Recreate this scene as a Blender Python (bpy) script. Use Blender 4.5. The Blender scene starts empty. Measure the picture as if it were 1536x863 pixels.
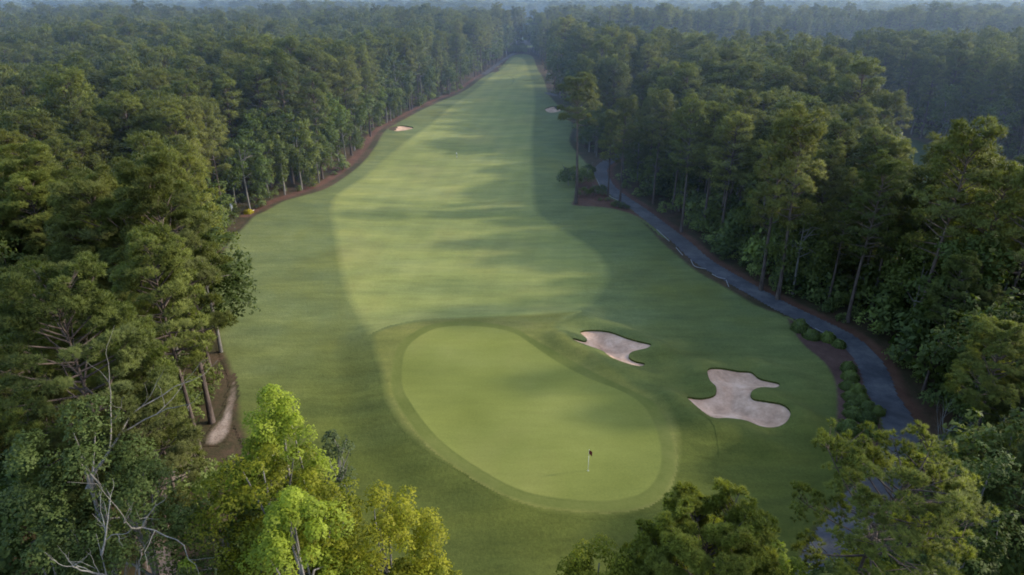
import bpy, math, numpy as np
from mathutils import Vector
rng = np.random.default_rng(7)
C = bpy.context.scene.collection
RAD = math.radians
PITCH = RAD(24.2); CH = 40.0; FPX = 1024.0
cp, sp = math.cos(PITCH), math.sin(PITCH)

# ------------------------------------------------------------------ geometry helpers
def G(u, v, z=0.0):
    """point of the level plane z seen at pixel u, v of the 1536 x 863 photograph"""
    a, b = (u-768)/FPX, (431.5-v)/FPX
    dy, dz = cp+b*sp, -sp+b*cp
    t = (CH-z)/(-dz)
    return (a*t, dy*t)
def GP(pts): return np.array([G(u, v) for u, v in pts])
def proj(x, y, z):
    f = y*cp-(z-CH)*sp
    up = y*sp+(z-CH)*cp
    return 768+FPX*x/f, 431.5-FPX*up/f, f
def smooth_closed(P, n=6):
    out = []; N = len(P)
    for i in range(N):
        p0, p1, p2, p3 = P[i-1], P[i], P[(i+1) % N], P[(i+2) % N]
        for k in range(n):
            t = k/n
            out.append(.5*((2*p1)+(-p0+p2)*t+(2*p0-5*p1+4*p2-p3)*t*t+(-p0+3*p1-3*p2+p3)*t**3))
    return np.array(out)
def smooth_open(P, n=8):
    P = np.vstack([2*P[0]-P[1], P, 2*P[-1]-P[-2]]); out = []
    for i in range(1, len(P)-2):
        p0, p1, p2, p3 = P[i-1], P[i], P[i+1], P[i+2]
        for k in range(n):
            t = k/n
            out.append(.5*((2*p1)+(-p0+p2)*t+(2*p0-5*p1+4*p2-p3)*t*t+(-p0+3*p1-3*p2+p3)*t**3))
    out.append(P[-2]); return np.array(out)
def seg_dist(X, A, B, lim=60.0):
    """unsigned distance of points X to the segments A-B"""
    d = np.full(len(X), 1e9)
    for a, b in zip(A, B):
        ab = b-a; L = max(ab@ab, 1e-9)
        t = np.clip(((X-a)@ab)/L, 0, 1)
        q = X-a-t[:, None]*ab
        d = np.minimum(d, q[:, 0]**2+q[:, 1]**2)
    return np.sqrt(d)
def sd(X, P):
    """signed distance to closed outline P, positive inside"""
    X = np.asarray(X, float); B = np.roll(P, -1, 0)
    d = seg_dist(X, P, B)
    ins = np.zeros(len(X), bool)
    for a, b in zip(P, B):
        if a[1] == b[1]: continue
        c = ((a[1] > X[:, 1]) != (b[1] > X[:, 1]))
        xi = (b[0]-a[0])*(X[:, 1]-a[1])/(b[1]-a[1])+a[0]
        ins ^= c & (X[:, 0] < xi)
    return np.where(ins, d, -d)
def sstep(x, a, b):
    t = np.clip((x-a)/(b-a), 0, 1); return t*t*(3-2*t)

def mesh_from(name, V, F, smooth=False, attrs=None, mats=None, midx=None, normals=None):
    """V (n,3); F (m,k) all the same k, or a list of such arrays"""
    Fs = F if isinstance(F, list) else [F]
    Fs = [np.asarray(f, np.int32) for f in Fs if len(f)]
    me = bpy.data.meshes.new(name)
    me.vertices.add(len(V)); me.vertices.foreach_set('co', np.asarray(V, np.float32).ravel())
    loops = np.concatenate([f.ravel() for f in Fs])
    tot = np.concatenate([np.full(len(f), f.shape[1], np.int32) for f in Fs])
    start = np.concatenate([[0], np.cumsum(tot)[:-1]]).astype(np.int32)
    me.loops.add(len(loops)); me.loops.foreach_set('vertex_index', loops)
    me.polygons.add(len(tot)); me.polygons.foreach_set('loop_start', start)
    if midx is not None: me.polygons.foreach_set('material_index', np.asarray(midx, np.int32))
    me.update(calc_edges=True)
    me.polygons.foreach_set('use_smooth', np.full(len(tot), bool(smooth) or normals is not None))
    if attrs:
        for k, a in attrs.items():
            at = me.attributes.new(k, 'FLOAT', 'POINT'); at.data.foreach_set('value', np.asarray(a, np.float32))
    for m in (mats or []): me.materials.append(m)
    if normals is not None:
        me.normals_split_custom_set_from_vertices([tuple(n) for n in normals.tolist()])
    me.update()
    return me
def obj(name, me, parent=None, loc=None):
    o = bpy.data.objects.new(name, me); C.objects.link(o)
    if parent is not None: o.parent = parent
    if loc is not None: o.location = loc
    return o
def tag(o, label=None, cat=None, group=None, kind=None):
    if label: o['label'] = label
    if cat: o['category'] = cat
    if group: o['group'] = group
    if kind: o['kind'] = kind
    return o
def thing(name, label, cat, loc, rz=0, group=None):
    o = bpy.data.objects.new(name, None); C.objects.link(o)
    o.location = loc; o.rotation_euler = (0, 0, rz)
    return tag(o, label, cat, group)

class Tubes:
    def __init__(s): s.V = []; s.F = []; s.n = 0
    def add(s, P, R, k=6, cap=True):
        P = np.asarray(P, float); n = len(P); R = np.broadcast_to(R, n)
        T = np.gradient(P, axis=0); T /= np.linalg.norm(T, axis=1)[:, None]+1e-9
        up = np.array([0, 0, 1.]) if abs(T[:, 2]).mean() < .8 else np.array([1., 0, 0])
        A = np.cross(T, up); A /= np.linalg.norm(A, axis=1)[:, None]+1e-9
        B = np.cross(T, A)
        th = np.arange(k)*2*math.pi/k
        V = P[:, None, :]+R[:, None, None]*(np.cos(th)[None, :, None]*A[:, None, :]+np.sin(th)[None, :, None]*B[:, None, :])
        i = np.arange(n-1)[:, None]*k; j = np.arange(k)[None, :]; j2 = (j+1) % k
        Q = np.stack([i+j, i+j2, i+k+j2, i+k+j], -1).reshape(-1, 4)+s.n
        s.V.append(V.reshape(-1, 3)); s.F.append(Q[:, ::-1]); s.n += n*k
        return s
    def arr(s): return np.vstack(s.V), np.vstack(s.F)

# ------------------------------------------------------------------ materials
def newmat(name):
    m = bpy.data.materials.new(name); m.use_nodes = True
    nt = m.node_tree; nt.nodes.clear()
    out = nt.nodes.new('ShaderNodeOutputMaterial')
    return m, nt, out
def N(nt, typ, **kw):
    n = nt.nodes.new(typ)
    for k, v in kw.items():
        if k.startswith('i_'):
            key = k[2:]; key = int(key) if key.isdigit() else key
            n.inputs[key].default_value = v
        else: setattr(n, k, v)
    return n
def L(nt, a, b): nt.links.new(a, b)
def noise(nt, vec, scale, detail=4, rough=.55, stretch=None):
    if stretch:
        mp = N(nt, 'ShaderNodeMapping'); mp.inputs['Scale'].default_value = stretch
        if len(stretch) > 2: pass
        L(nt, vec, mp.inputs['Vector']); vec = mp.outputs['Vector']
    n = N(nt, 'ShaderNodeTexNoise'); n.inputs['Scale'].default_value = scale
    n.inputs['Detail'].default_value = detail; n.inputs['Roughness'].default_value = rough
    L(nt, vec, n.inputs['Vector']); return n.outputs['Fac']
def ramp(nt, fac, stops):
    r = N(nt, 'ShaderNodeValToRGB'); e = r.color_ramp.elements
    while len(e) < len(stops): e.new(.5)
    for el, (p, c) in zip(e, stops):
        el.position = p; el.color = (*c, 1) if len(c) == 3 else c
    L(nt, fac, r.inputs['Fac']); return r.outputs['Color']
def mixc(nt, fac, a, b, mode='MIX'):
    n = N(nt, 'ShaderNodeMix', data_type='RGBA', blend_type=mode)
    for i, x in ((0, fac), (6, a), (7, b)):
        if hasattr(x, 'is_output'): L(nt, x, n.inputs[i])
        elif i == 0: n.inputs[0].default_value = x
        else: n.inputs[i].default_value = (*x, 1)
    return n.outputs[2]
def mapr(nt, v, a, b, c=0., d=1.):
    n = N(nt, 'ShaderNodeMapRange'); L(nt, v, n.inputs[0])
    for i, x in enumerate((a, b, c, d)): n.inputs[i+1].default_value = x
    return n.outputs[0]
def math_(nt, op, a, b=None):
    n = N(nt, 'ShaderNodeMath', operation=op)
    for i, x in ((0, a), (1, b)):
        if x is None: continue
        if hasattr(x, 'is_output'): L(nt, x, n.inputs[i])
        else: n.inputs[i].default_value = x
    return n.outputs[0]

SPEC = {}
def ground_colour(nt, pos, sp):
    """mottled colour of one kind of ground: dark, middle and light tones over three sizes of noise"""
    st = sp.get('stretch', (1, 1, 1))
    nb = noise(nt, pos, sp['big'], 3, stretch=st); nm = noise(nt, pos, sp['mid'], 5, stretch=st); nf = noise(nt, pos, sp['fine'], 6, .7)
    s = math_(nt, 'ADD', math_(nt, 'MULTIPLY', nb, .45), math_(nt, 'ADD', math_(nt, 'MULTIPLY', nm, .3), math_(nt, 'MULTIPLY', nf, .25)))
    c = sp['cols']; lo, hi = sp.get('spread', (.35, .65))
    col = ramp(nt, s, [(lo, c[0]), (.5, c[1]), (hi, c[2])])
    if sp.get('tint2'):
        t = mapr(nt, noise(nt, pos, .06, 4, stretch=(1, .6, 1)), .50, .68)
        col = mixc(nt, math_(nt, 'MULTIPLY', t, .8), col, sp['tint2'])
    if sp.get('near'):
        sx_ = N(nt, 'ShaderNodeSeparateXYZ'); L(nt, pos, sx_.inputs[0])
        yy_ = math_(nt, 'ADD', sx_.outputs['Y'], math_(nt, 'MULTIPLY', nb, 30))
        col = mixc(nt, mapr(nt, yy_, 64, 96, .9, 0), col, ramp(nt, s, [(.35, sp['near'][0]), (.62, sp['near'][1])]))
    if sp.get('streak'):
        k = noise(nt, pos, .9, 5, .65, stretch=(.22, 1, 1)); k2 = noise(nt, pos, .22, 3, .5, stretch=(.3, 1, 1))
        a = sp['streak']*1.3
        col = mixc(nt, 1.0, col, ramp(nt, k, [(.3, (1-a,)*3), (.7, (1+a,)*3)]), 'MULTIPLY')
        col = mixc(nt, 1.0, col, ramp(nt, k2, [(.3, (1-a*.8, 1-a*.6, 1-a*.3)), (.7, (1+a, 1+a*.8, 1)) ]), 'MULTIPLY')
        k3 = noise(nt, pos, 5.5, 4, .75); col = mixc(nt, 1.0, col, ramp(nt, k3, [(.32, (1-a*1.1,)*3), (.68, (1+a*1.1,)*3)]), 'MULTIPLY')
    if sp.get('stripe'):
        w, amp, ang = sp['stripe']
        mp = N(nt, 'ShaderNodeMapping'); mp.inputs['Rotation'].default_value = (0, 0, ang); L(nt, pos, mp.inputs['Vector'])
        wv = N(nt, 'ShaderNodeTexWave', wave_type='BANDS', bands_direction='X'); wv.inputs['Scale'].default_value = math.pi/w/10
        wv.inputs['Distortion'].default_value = 1.2; wv.inputs['Detail'].default_value = 1; wv.inputs['Detail Scale'].default_value = .3
        L(nt, mp.outputs['Vector'], wv.inputs['Vector'])
        col = mixc(nt, mapr(nt, wv.outputs['Fac'], .35, .65, 0, amp), col, (0, 0, 0))
    return col, math_(nt, 'ADD', nf, nm)
def ground_mat(name, cols, onto=None, big=.03, mid=.25, fine=3., edge=None, bump=.3, cut=False, rough=.95, edge_noise=.5, **kw):
    """onto = the ground it borders: over `edge` metres it takes that ground's colour"""
    SPEC[name] = dict(cols=cols, big=big, mid=mid, fine=fine, **kw)
    m, nt, out = newmat(name)
    pos = N(nt, 'ShaderNodeNewGeometry').outputs['Position']
    col, hgt = ground_colour(nt, pos, SPEC[name])
    if onto:
        at = N(nt, 'ShaderNodeAttribute', attribute_name='edge').outputs['Fac']
        at = math_(nt, 'SUBTRACT', at, math_(nt, 'MULTIPLY', noise(nt, pos, 1.1, 5, .7), edge_noise))
        if isinstance(onto, tuple):
            sy_ = N(nt, 'ShaderNodeSeparateXYZ'); L(nt, pos, sy_.inputs[0])
            under = mixc(nt, mapr(nt, sy_.outputs['Y'], onto[2], onto[3]), ground_colour(nt, pos, SPEC[onto[0]])[0], ground_colour(nt, pos, SPEC[onto[1]])[0])
        else: under = ground_colour(nt, pos, SPEC[onto])[0]
        col = mixc(nt, mapr(nt, at, .02, edge), under, col)
    b = N(nt, 'ShaderNodeBsdfPrincipled'); L(nt, col, b.inputs['Base Color'])
    b.inputs['Roughness'].default_value = rough; b.inputs['Specular IOR Level'].default_value = .15
    if bump:
        bp = N(nt, 'ShaderNodeBump'); bp.inputs['Strength'].default_value = bump; bp.inputs['Distance'].default_value = .12
        L(nt, hgt, bp.inputs['Height']); L(nt, bp.outputs['Normal'], b.inputs['Normal'])
    sh = b.outputs[0]
    if cut:
        ct = mapr(nt, N(nt, 'ShaderNodeAttribute', attribute_name='hole').outputs['Fac'], -.02, .02, 1, 0)
        tr = N(nt, 'ShaderNodeBsdfTransparent'); mx = N(nt, 'ShaderNodeMixShader')
        L(nt, ct, mx.inputs[0]); L(nt, tr.outputs[0], mx.inputs[1]); L(nt, sh, mx.inputs[2]); sh = mx.outputs[0]
    L(nt, sh, out.inputs['Surface'])
    return m

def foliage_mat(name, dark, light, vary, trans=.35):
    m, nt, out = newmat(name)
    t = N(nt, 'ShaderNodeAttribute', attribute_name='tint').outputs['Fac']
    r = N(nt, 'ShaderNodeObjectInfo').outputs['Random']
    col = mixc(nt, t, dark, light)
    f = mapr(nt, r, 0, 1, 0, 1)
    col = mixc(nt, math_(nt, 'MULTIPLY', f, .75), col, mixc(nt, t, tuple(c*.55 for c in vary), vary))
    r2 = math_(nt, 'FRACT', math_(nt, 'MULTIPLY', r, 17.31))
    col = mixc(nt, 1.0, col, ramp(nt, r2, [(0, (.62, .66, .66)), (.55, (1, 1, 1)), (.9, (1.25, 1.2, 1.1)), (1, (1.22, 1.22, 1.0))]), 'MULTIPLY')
    d = N(nt, 'ShaderNodeBsdfPrincipled'); L(nt, col, d.inputs['Base Color']); d.inputs['Roughness'].default_value = .6
    d.inputs['Specular IOR Level'].default_value = .18
    tl = N(nt, 'ShaderNodeBsdfTranslucent'); L(nt, mixc(nt, 1.0, col, (1.25, 1.35, .6), 'MULTIPLY'), tl.inputs['Color'])
    mx = N(nt, 'ShaderNodeMixShader'); mx.inputs[0].default_value = trans
    L(nt, d.outputs[0], mx.inputs[1]); L(nt, tl.outputs[0], mx.inputs[2]); L(nt, mx.outputs[0], out.inputs['Surface'])
    return m
def bark_mat(name, a, b):
    m, nt, out = newmat(name)
    pos = N(nt, 'ShaderNodeTexCoord').outputs['Object']
    nz = noise(nt, pos, 3, 6, .7, stretch=(1, 1, .25))
    col = ramp(nt, nz, [(.35, a), (.65, b)])
    d = N(nt, 'ShaderNodeBsdfPrincipled'); L(nt, col, d.inputs['Base Color']); d.inputs['Roughness'].default_value = .9
    d.inputs['Specular IOR Level'].default_value = .1
    bp = N(nt, 'ShaderNodeBump'); bp.inputs['Strength'].default_value = .6; bp.inputs['Distance'].default_value = .05
    L(nt, nz, bp.inputs['Height']); L(nt, bp.outputs['Normal'], d.inputs['Normal'])
    L(nt, d.outputs[0], out.inputs['Surface']); return m
def plain_mat(name, col, rough=.5, vary=.15):
    m, nt, out = newmat(name)
    pos = N(nt, 'ShaderNodeTexCoord').outputs['Object']
    c = ramp(nt, noise(nt, pos, 8, 4), [(.3, tuple(x*(1-vary) for x in col)), (.7, tuple(min(1, x*(1+vary)) for x in col))])
    d = N(nt, 'ShaderNodeBsdfPrincipled'); L(nt, c, d.inputs['Base Color']); d.inputs['Roughness'].default_value = rough
    L(nt, d.outputs[0], out.inputs['Surface']); return m

M = {}
M['needles'] = foliage_mat('pine_needles', (.054, .070, .019), (.152, .178, .048), (.178, .182, .056))
M['needles_far'] = foliage_mat('pine_needles_far', (.052, .068, .022), (.138, .162, .050), (.160, .166, .058))
M['needles_tip'] = foliage_mat('pine_needles_tip', (.085, .100, .016), (.34, .35, .050), (.34, .35, .050))
M['needles_warm'] = foliage_mat('pine_needles_warm', (.062, .078, .014), (.20, .22, .044), (.21, .22, .046))
M['leaves'] = foliage_mat('dark_leaves', (.034, .055, .013), (.105, .145, .034), (.135, .155, .036), .35)
M['leaves_maple'] = foliage_mat('maple_leaves', (.042, .062, .017), (.130, .170, .045), (.130, .165, .040), .35)
M['leaves_bright'] = foliage_mat('spring_leaves', (.080, .115, .014), (.28, .34, .038), (.27, .33, .036), .45)
M['leaves_spring'] = foliage_mat('young_leaves', (.050, .085, .014), (.155, .205, .040), (.16, .20, .036), .4)
M['leaves_yellow'] = foliage_mat('olive_leaves', (.080, .095, .008), (.26, .265, .020), (.27, .27, .020), .42)
M['leaves_grey'] = foliage_mat('greyish_leaves', (.040, .055, .025), (.10, .13, .055), (.10, .13, .05), .3)
M['leaves_shrub'] = foliage_mat('shrub_leaves', (.034, .058, .018), (.21, .26, .080), (.21, .26, .075), .35)
M['leaves_gold'] = foliage_mat('golden_leaves', (.20, .17, .01), (.55, .45, .02), (.55, .45, .02), .3)
M['bark'] = bark_mat('pine_bark', (.045, .034, .029), (.135, .105, .090))
M['bark_grey'] = bark_mat('grey_bark', (.10, .095, .085), (.24, .22, .20))
M['bark_pale'] = bark_mat('bleached_bark', (.13, .125, .118), (.30, .285, .265))
M['forest_floor'] = ground_mat('forest_floor', [(.032, .038, .014), (.060, .046, .024), (.10, .062, .040)], None, .08, .5, 2.5, bump=.6, spread=(.38, .6))
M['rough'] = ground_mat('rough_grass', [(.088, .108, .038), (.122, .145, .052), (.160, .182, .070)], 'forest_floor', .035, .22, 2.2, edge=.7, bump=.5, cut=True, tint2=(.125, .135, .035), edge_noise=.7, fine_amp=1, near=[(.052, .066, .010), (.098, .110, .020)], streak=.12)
M['fairway'] = ground_mat('fairway_grass', [(.155, .178, .052), (.203, .222, .068), (.255, .266, .088)], 'rough_grass', .03, .12, 2.2, edge=1.5, bump=.2, tint2=(.24, .235, .075), edge_noise=.3, stretch=(.7, 1.6, 1), stripe=(5.0, .045, 0.1), streak=.10)
M['apron'] = ground_mat('apron_grass', [(.112, .120, .028), (.150, .155, .040), (.192, .182, .058)], ('rough_grass', 'fairway_grass', 76, 79), .05, .3, 3, edge=.9, bump=.2, cut=True, edge_noise=.3, streak=.10)
M['fringe'] = ground_mat('fringe_grass', [(.092, .110, .022), (.125, .140, .032), (.16, .165, .045)], 'apron_grass', .08, .4, 3, edge=.35, bump=.2, edge_noise=.15)
M['green'] = ground_mat('putting_grass', [(.130, .148, .030), (.168, .184, .042), (.205, .215, .060)], 'fringe_grass', .05, .14, 5, edge=.25, bump=.08, edge_noise=.1, tint2=(.20, .195, .055), streak=.05)
M['sand'] = ground_mat('bunker_sand', [(.38, .235, .150), (.55, .355, .240), (.70, .485, .345)], None, .25, .8, 3, bump=.6, spread=(.38, .6))
M['sand_wild'] = ground_mat('sandy_soil', [(.12, .085, .06), (.24, .18, .14), (.36, .29, .24)], 'forest_floor', .3, 1., 4, edge=.5, bump=.6, edge_noise=.4)
M['straw'] = ground_mat('pine_straw', [(.070, .036, .024), (.115, .058, .038), (.16, .090, .060)], 'forest_floor', .12, .7, 5, edge=.9, bump=.8, edge_noise=.9)
M['straw_bed'] = ground_mat('pine_straw_by_grass', [(.070, .036, .024), (.115, .058, .038), (.16, .090, .060)], 'rough_grass', .12, .7, 5, edge=.7, bump=.8, edge_noise=.8)
M['mulch'] = ground_mat('dark_mulch', [(.060, .034, .028), (.095, .055, .044), (.14, .085, .068)], 'rough_grass', .2, .9, 5, edge=.4, bump=.8, edge_noise=.4)
M['asphalt'] = ground_mat('asphalt', [(.058, .060, .068), (.088, .090, .100), (.135, .133, .135)], None, .18, .9, 5, bump=.3, rough=.8, tint2=(.10, .085, .078), spread=(.40, .60))
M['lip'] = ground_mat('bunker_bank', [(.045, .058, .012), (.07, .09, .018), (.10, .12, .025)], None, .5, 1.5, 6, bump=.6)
M['worn'] = ground_mat('worn_grass', [(.040, .055, .012), (.055, .07, .016), (.07, .09, .022)], 'rough_grass', .3, .8, 3, edge=.3, bump=.2, edge_noise=.2)
M['worn_far'] = ground_mat('worn_fairway', [(.085, .105, .03), (.11, .125, .035), (.13, .15, .045)], 'fairway_grass', .3, .8, 3, edge=.8, bump=.2, edge_noise=.5)

# ------------------------------------------------------------------ outlines (read off the photograph, carried onto the ground)
turf_px = [(772,84),(748,100),(716,119),(690,137),(652,157),(612,176),(577,198),(560,222),(540,243),(512,263),(482,281),(450,292),(420,302),(392,318),(378,324),
    (364,338),(330,375),(314,428),(318,500),(334,548),(346,590),(350,640),(380,700),(430,760),(480,820),(500,900),(520,990),(1230,990),(1215,863),(1228,810),(1262,762),(1292,722),
    (1325,692),(1336,655),(1314,605),(1299,562),(1278,530),(1235,503),(1180,473),(1140,458),(1100,435),(1052,408),(1025,386),(996,360),(975,336),(948,314),
    (914,294),(893,270),(888,252),(874,236),(858,215),(862,190),(850,168),(838,160),(826,142),(818,120),(806,98),(797,84)]
TURF = smooth_closed(GP(turf_px), 4)
fair_px = [(772,88),(756,98),(728,118),(694,146),(660,172),(640,190),(606,214),(572,238),(540,262),(512,280),(494,298),(490,318),(495,345),(500,382),(509,430),(522,462),(541,496),(560,530),
    (610,515),(660,500),(760,497),(850,492),(892,462),(910,438),(921,418),(916,397),(898,374),(868,354),(834,332),(812,313),(806,280),(803,240),(803,200),(806,150),(800,118),(789,92)]
FAIR = smooth_closed(GP(fair_px), 4)
apron_px = [(557,508),(556,530),(563,555),(569,580),(575,613),(605,658),(649,695),(705,728),(749,758),(794,775),(846,786),(912,788),(957,781),(1005,752),(1022,716),(1026,670),(1014,632),(990,606),(946,579),(905,553),(868,527),(840,505),(846,488),(872,474),(760,479),(660,484),(600,492)]
APRON = smooth_closed(GP(apron_px), 4)
green_px = [(601,565),(603,592),(612,612),(638,649),(671,682),(720,717),(771,745),(827,759),(912,765),(968,751),(993,712),(990,665),(972,625),(938,599),(883,576),(831,547),(801,527),(772,508),(734,498),(697,495),(658,499),(628,513),(607,534)]
GREEN = smooth_closed(GP(green_px), 4)
fr_c = GREEN.mean(0)
FRINGE = fr_c+(GREEN-fr_c)*(1+1.35/np.linalg.norm(GREEN-fr_c, axis=1))[:, None]
b1_px = [(1061,563),(1083,558),(1106,559),(1126,560),(1140,570),(1168,577),(1164,584),(1143,587),(1126,597),(1128,606),(1148,611),(1172,616),(1184,627),(1179,639),(1163,644),(1141,642),(1117,633),(1091,632),(1068,636),(1047,625),(1031,611),(1032,602),(1054,599),(1072,595),(1073,586),(1063,577)]
b2_px = [(870,502),(886,499),(912,503),(938,512),(957,518),(975,524),(971,530),(948,532),(943,538),(952,543),(967,546),(961,550),(938,550),(918,547),(909,541),(902,535),(880,531),(859,525),(861,521),(875,521),(880,514)]
b3_px = [(583,197),(590,193),(602,191),(618,193),(620,195),(611,198),(597,200),(586,199)]
b4_px = [(818,166),(830,163),(842,165),(840,170),(828,172),(820,170)]
b5_px = [(733,103),(742,101),(751,104),(747,107),(737,107)]
BUNK = [smooth_closed(GP(b), 5) for b in (b1_px, b2_px, b3_px, b4_px, b5_px)]
path_px = [(968,210),(928,234),(902,253),(909,274),(928,291),(958,311),(988,335),(1020,361),(1052,391),(1092,416),(1134,440),(1174,462),(1216,482),(1262,505),(1293,530),(1312,560),(1322,590),(1342,622),(1352,660),(1340,700),(1312,735),(1272,785),(1240,835),(1215,900)]
PATHC = smooth_open(GP(path_px), 8)
def ribbon(Cn, w):
    T = np.gradient(Cn, axis=0); T /= np.linalg.norm(T, axis=1)[:, None]
    Nn = np.stack([-T[:, 1], T[:, 0]], 1)
    w = np.broadcast_to(w, len(Cn))[:, None]
    return np.vstack([Cn+Nn*w/2, (Cn-Nn*w/2)[::-1]])
PATH = ribbon(PATHC, 3.1)
far_path = smooth_open(GP([(724,112),(738,101),(752,93),(764,87),(772,80)]), 6)
FARPATH = ribbon(far_path, 3.5)
far_patch = smooth_open(GP([(822,138),(828,142),(836,144)]), 6)
FARPATCH = ribbon(far_patch, 4)
mulch_px = [(1178,474),(1182,492),(1200,518),(1230,544),(1246,572),(1249,610),(1246,660),(1250,688),(1262,700),(1286,700),(1310,690),(1330,660),(1318,600),(1305,565),(1288,536),(1255,512),(1212,492)]
MULCH = smooth_closed(GP(mulch_px), 4)
strawA_px = [(852,306),(868,309),(905,311),(940,319),(968,334),(996,358),(1010,356),(985,334),(950,310),(915,290),(900,270),(892,262),(874,262),(862,272),(856,296)]
STRAWA = smooth_closed(GP(strawA_px), 4)
STRAWR = ribbon(PATHC[8:141]+np.array([1.7, .5]), 4.2)
left_edge = GP([(764,88),(745,101),(712,119),(686,137),(646,158),(606,177),(572,199),(554,223),(532,245),(504,265),(470,283),(420,302),(392,316),(372,330)])
STRAWL = ribbon(smooth_open(left_edge+np.array([-1.3, .5]), 6), 3.8)
SANDP = smooth_closed(GP([(352,556),(359,590),(354,615),(350,645),(332,668),(304,668),(312,646),(330,625),(340,590)]), 4)
track = smooth_open(GP([(262,900),(240,845),(226,800),(240,760),(262,720),(296,676)]), 6)
DIRT = ribbon(track, 2.6)
CLEAR1 = smooth_closed(np.array([(60, 94), (66, 112), (74, 136), (80, 165), (86, 200), (96, 222), (108, 200), (112, 182), (120, 155), (130, 120), (140, 104), (95, 98)], float), 4)
CLEAR2 = smooth_closed(np.array([(60, 262), (120, 250), (200, 232), (320, 200), (420, 300), (300, 365), (160, 385), (70, 372), (30, 400), (28, 330)], float), 4)
LAWN = smooth_closed(np.array([(-14, 462), (20, 462), (24, 520), (12, 560), (-10, 550)], float), 4)

# ------------------------------------------------------------------ the lie of the land
def height(X):
    X = np.asarray(X, float).reshape(-1, 2)
    x, y = X[:, 0], X[:, 1]
    fade = 1-sstep(np.abs(y-250)+np.abs(x), 500, 900)
    z = .28*np.sin(x*.11+1.3*np.sin(y*.05))+.30*np.sin(y*.083+x*.03)+.35*np.sin(y*.031+1)
    z = z*fade*sstep(y, 60, 150)
    near = (y < 115) & (np.abs(x) < 60)
    if near.any():
        Xn = X[near]; zz = np.zeros(len(Xn))
        dg = sd(Xn, APRON)
        zz += .75*sstep(dg, -4.5, 1.2)+.12*np.sin(Xn[:, 0]*.35+.4)*np.sin(Xn[:, 1]*.27)*sstep(dg, 0, 3)
        for b, a in ((BUNK[0], 1.0), (BUNK[1], .85)):
            db = sd(Xn, b)
            zz += a*np.exp(-((db+1.2)/2.2)**2)*(db < 0)*(.6+.4*np.sin(Xn[:, 0]*.6+Xn[:, 1]*.5))+(db >= 0)*a*np.exp(-(1.2/2.2)**2)*(.6+.4*np.sin(Xn[:, 0]*.6+Xn[:, 1]*.5))
        zz += .22*np.exp(-(((Xn[:, 0]-17)/4)**2+((Xn[:, 1]-66)/9)**2))*np.sin(Xn[:, 1]*1.1)
        z[near] += zz
    return z
def hz(x, y): return float(height([[x, y]])[0])
def lines(a, b, f):
    out = [a]
    while out[-1] < b: out.append(out[-1]+f(out[-1]))
    return np.array(out)
def sheet(name, P, off, mat, sx=.35, holes=None, margin=None, drop=None, fy=None, kind='structure', cells=None):
    """a patch of ground with outline P following the land, `off` metres above it"""
    lo, hi = P.min(0)-1.5, P.max(0)+1.5
    fy = fy or (lambda y: sx*.8*max(1., y/60)**1.2)
    xs = np.arange(lo[0], hi[0]+sx, sx); ys = lines(lo[1], hi[1], fy)
    X, Y = np.meshgrid(xs, ys); P2 = np.stack([X.ravel(), Y.ravel()], 1)
    d = sd(P2, P)
    nx, ny = len(xs), len(ys)
    idx = np.arange(nx*ny).reshape(ny, nx)
    Q = np.stack([idx[:-1, :-1], idx[:-1, 1:], idx[1:, 1:], idx[1:, :-1]], -1).reshape(-1, 4)
    mg = 0.0
    keep = (d[Q].min(1) > -.06-sx*.25) if name != 'bunker' else (d[Q].max(1) > -.6)
    hole = np.full(len(d), -9.)
    if holes:
        for b in holes:
            bb = (P2 > b.min(0)-3).all(1) & (P2 < b.max(0)+3).all(1)
            if bb.any(): hole[bb] = np.maximum(hole[bb], sd(P2[bb], b))
        keep &= hole[Q].min(1) < 0.03
    Q = Q[keep]
    used = np.unique(Q); remap = np.full(len(d), -1); remap[used] = np.arange(len(used))
    P2 = P2[used]; d = d[used]; hole = hole[used]
    z = height(P2)+off
    if drop is not None: z = z-drop(d, P2)
    me = mesh_from(name, np.column_stack([P2, z]), remap[Q], smooth=True, attrs={'edge': d, 'hole': hole}, mats=[mat])
    return tag(obj(name, me), kind=kind)

# the one sheet that reaches the horizon
gx = np.concatenate([-np.geomspace(200, 4000, 14)[::-1], np.arange(-190, 191, 2.5), np.geomspace(200, 4000, 14)])
gy = np.concatenate([-np.geomspace(30, 1500, 8)[::-1], np.arange(-20, 480, 2.5), np.geomspace(485, 6000, 18)])
X, Y = np.meshgrid(gx, gy); P2 = np.stack([X.ravel(), Y.ravel()], 1)
z = height(P2); dT = sd(P2, TURF); z -= 1.8*sstep(dT, 1.5, 7.0)
idx = np.arange(len(P2)).reshape(len(gy), len(gx))
Q = np.stack([idx[:-1, :-1], idx[:-1, 1:], idx[1:, 1:], idx[1:, :-1]], -1).reshape(-1, 4)
tag(obj('ground', mesh_from('ground', np.column_stack([P2, z]), Q, smooth=True, mats=[M['forest_floor']])), kind='structure')

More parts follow.
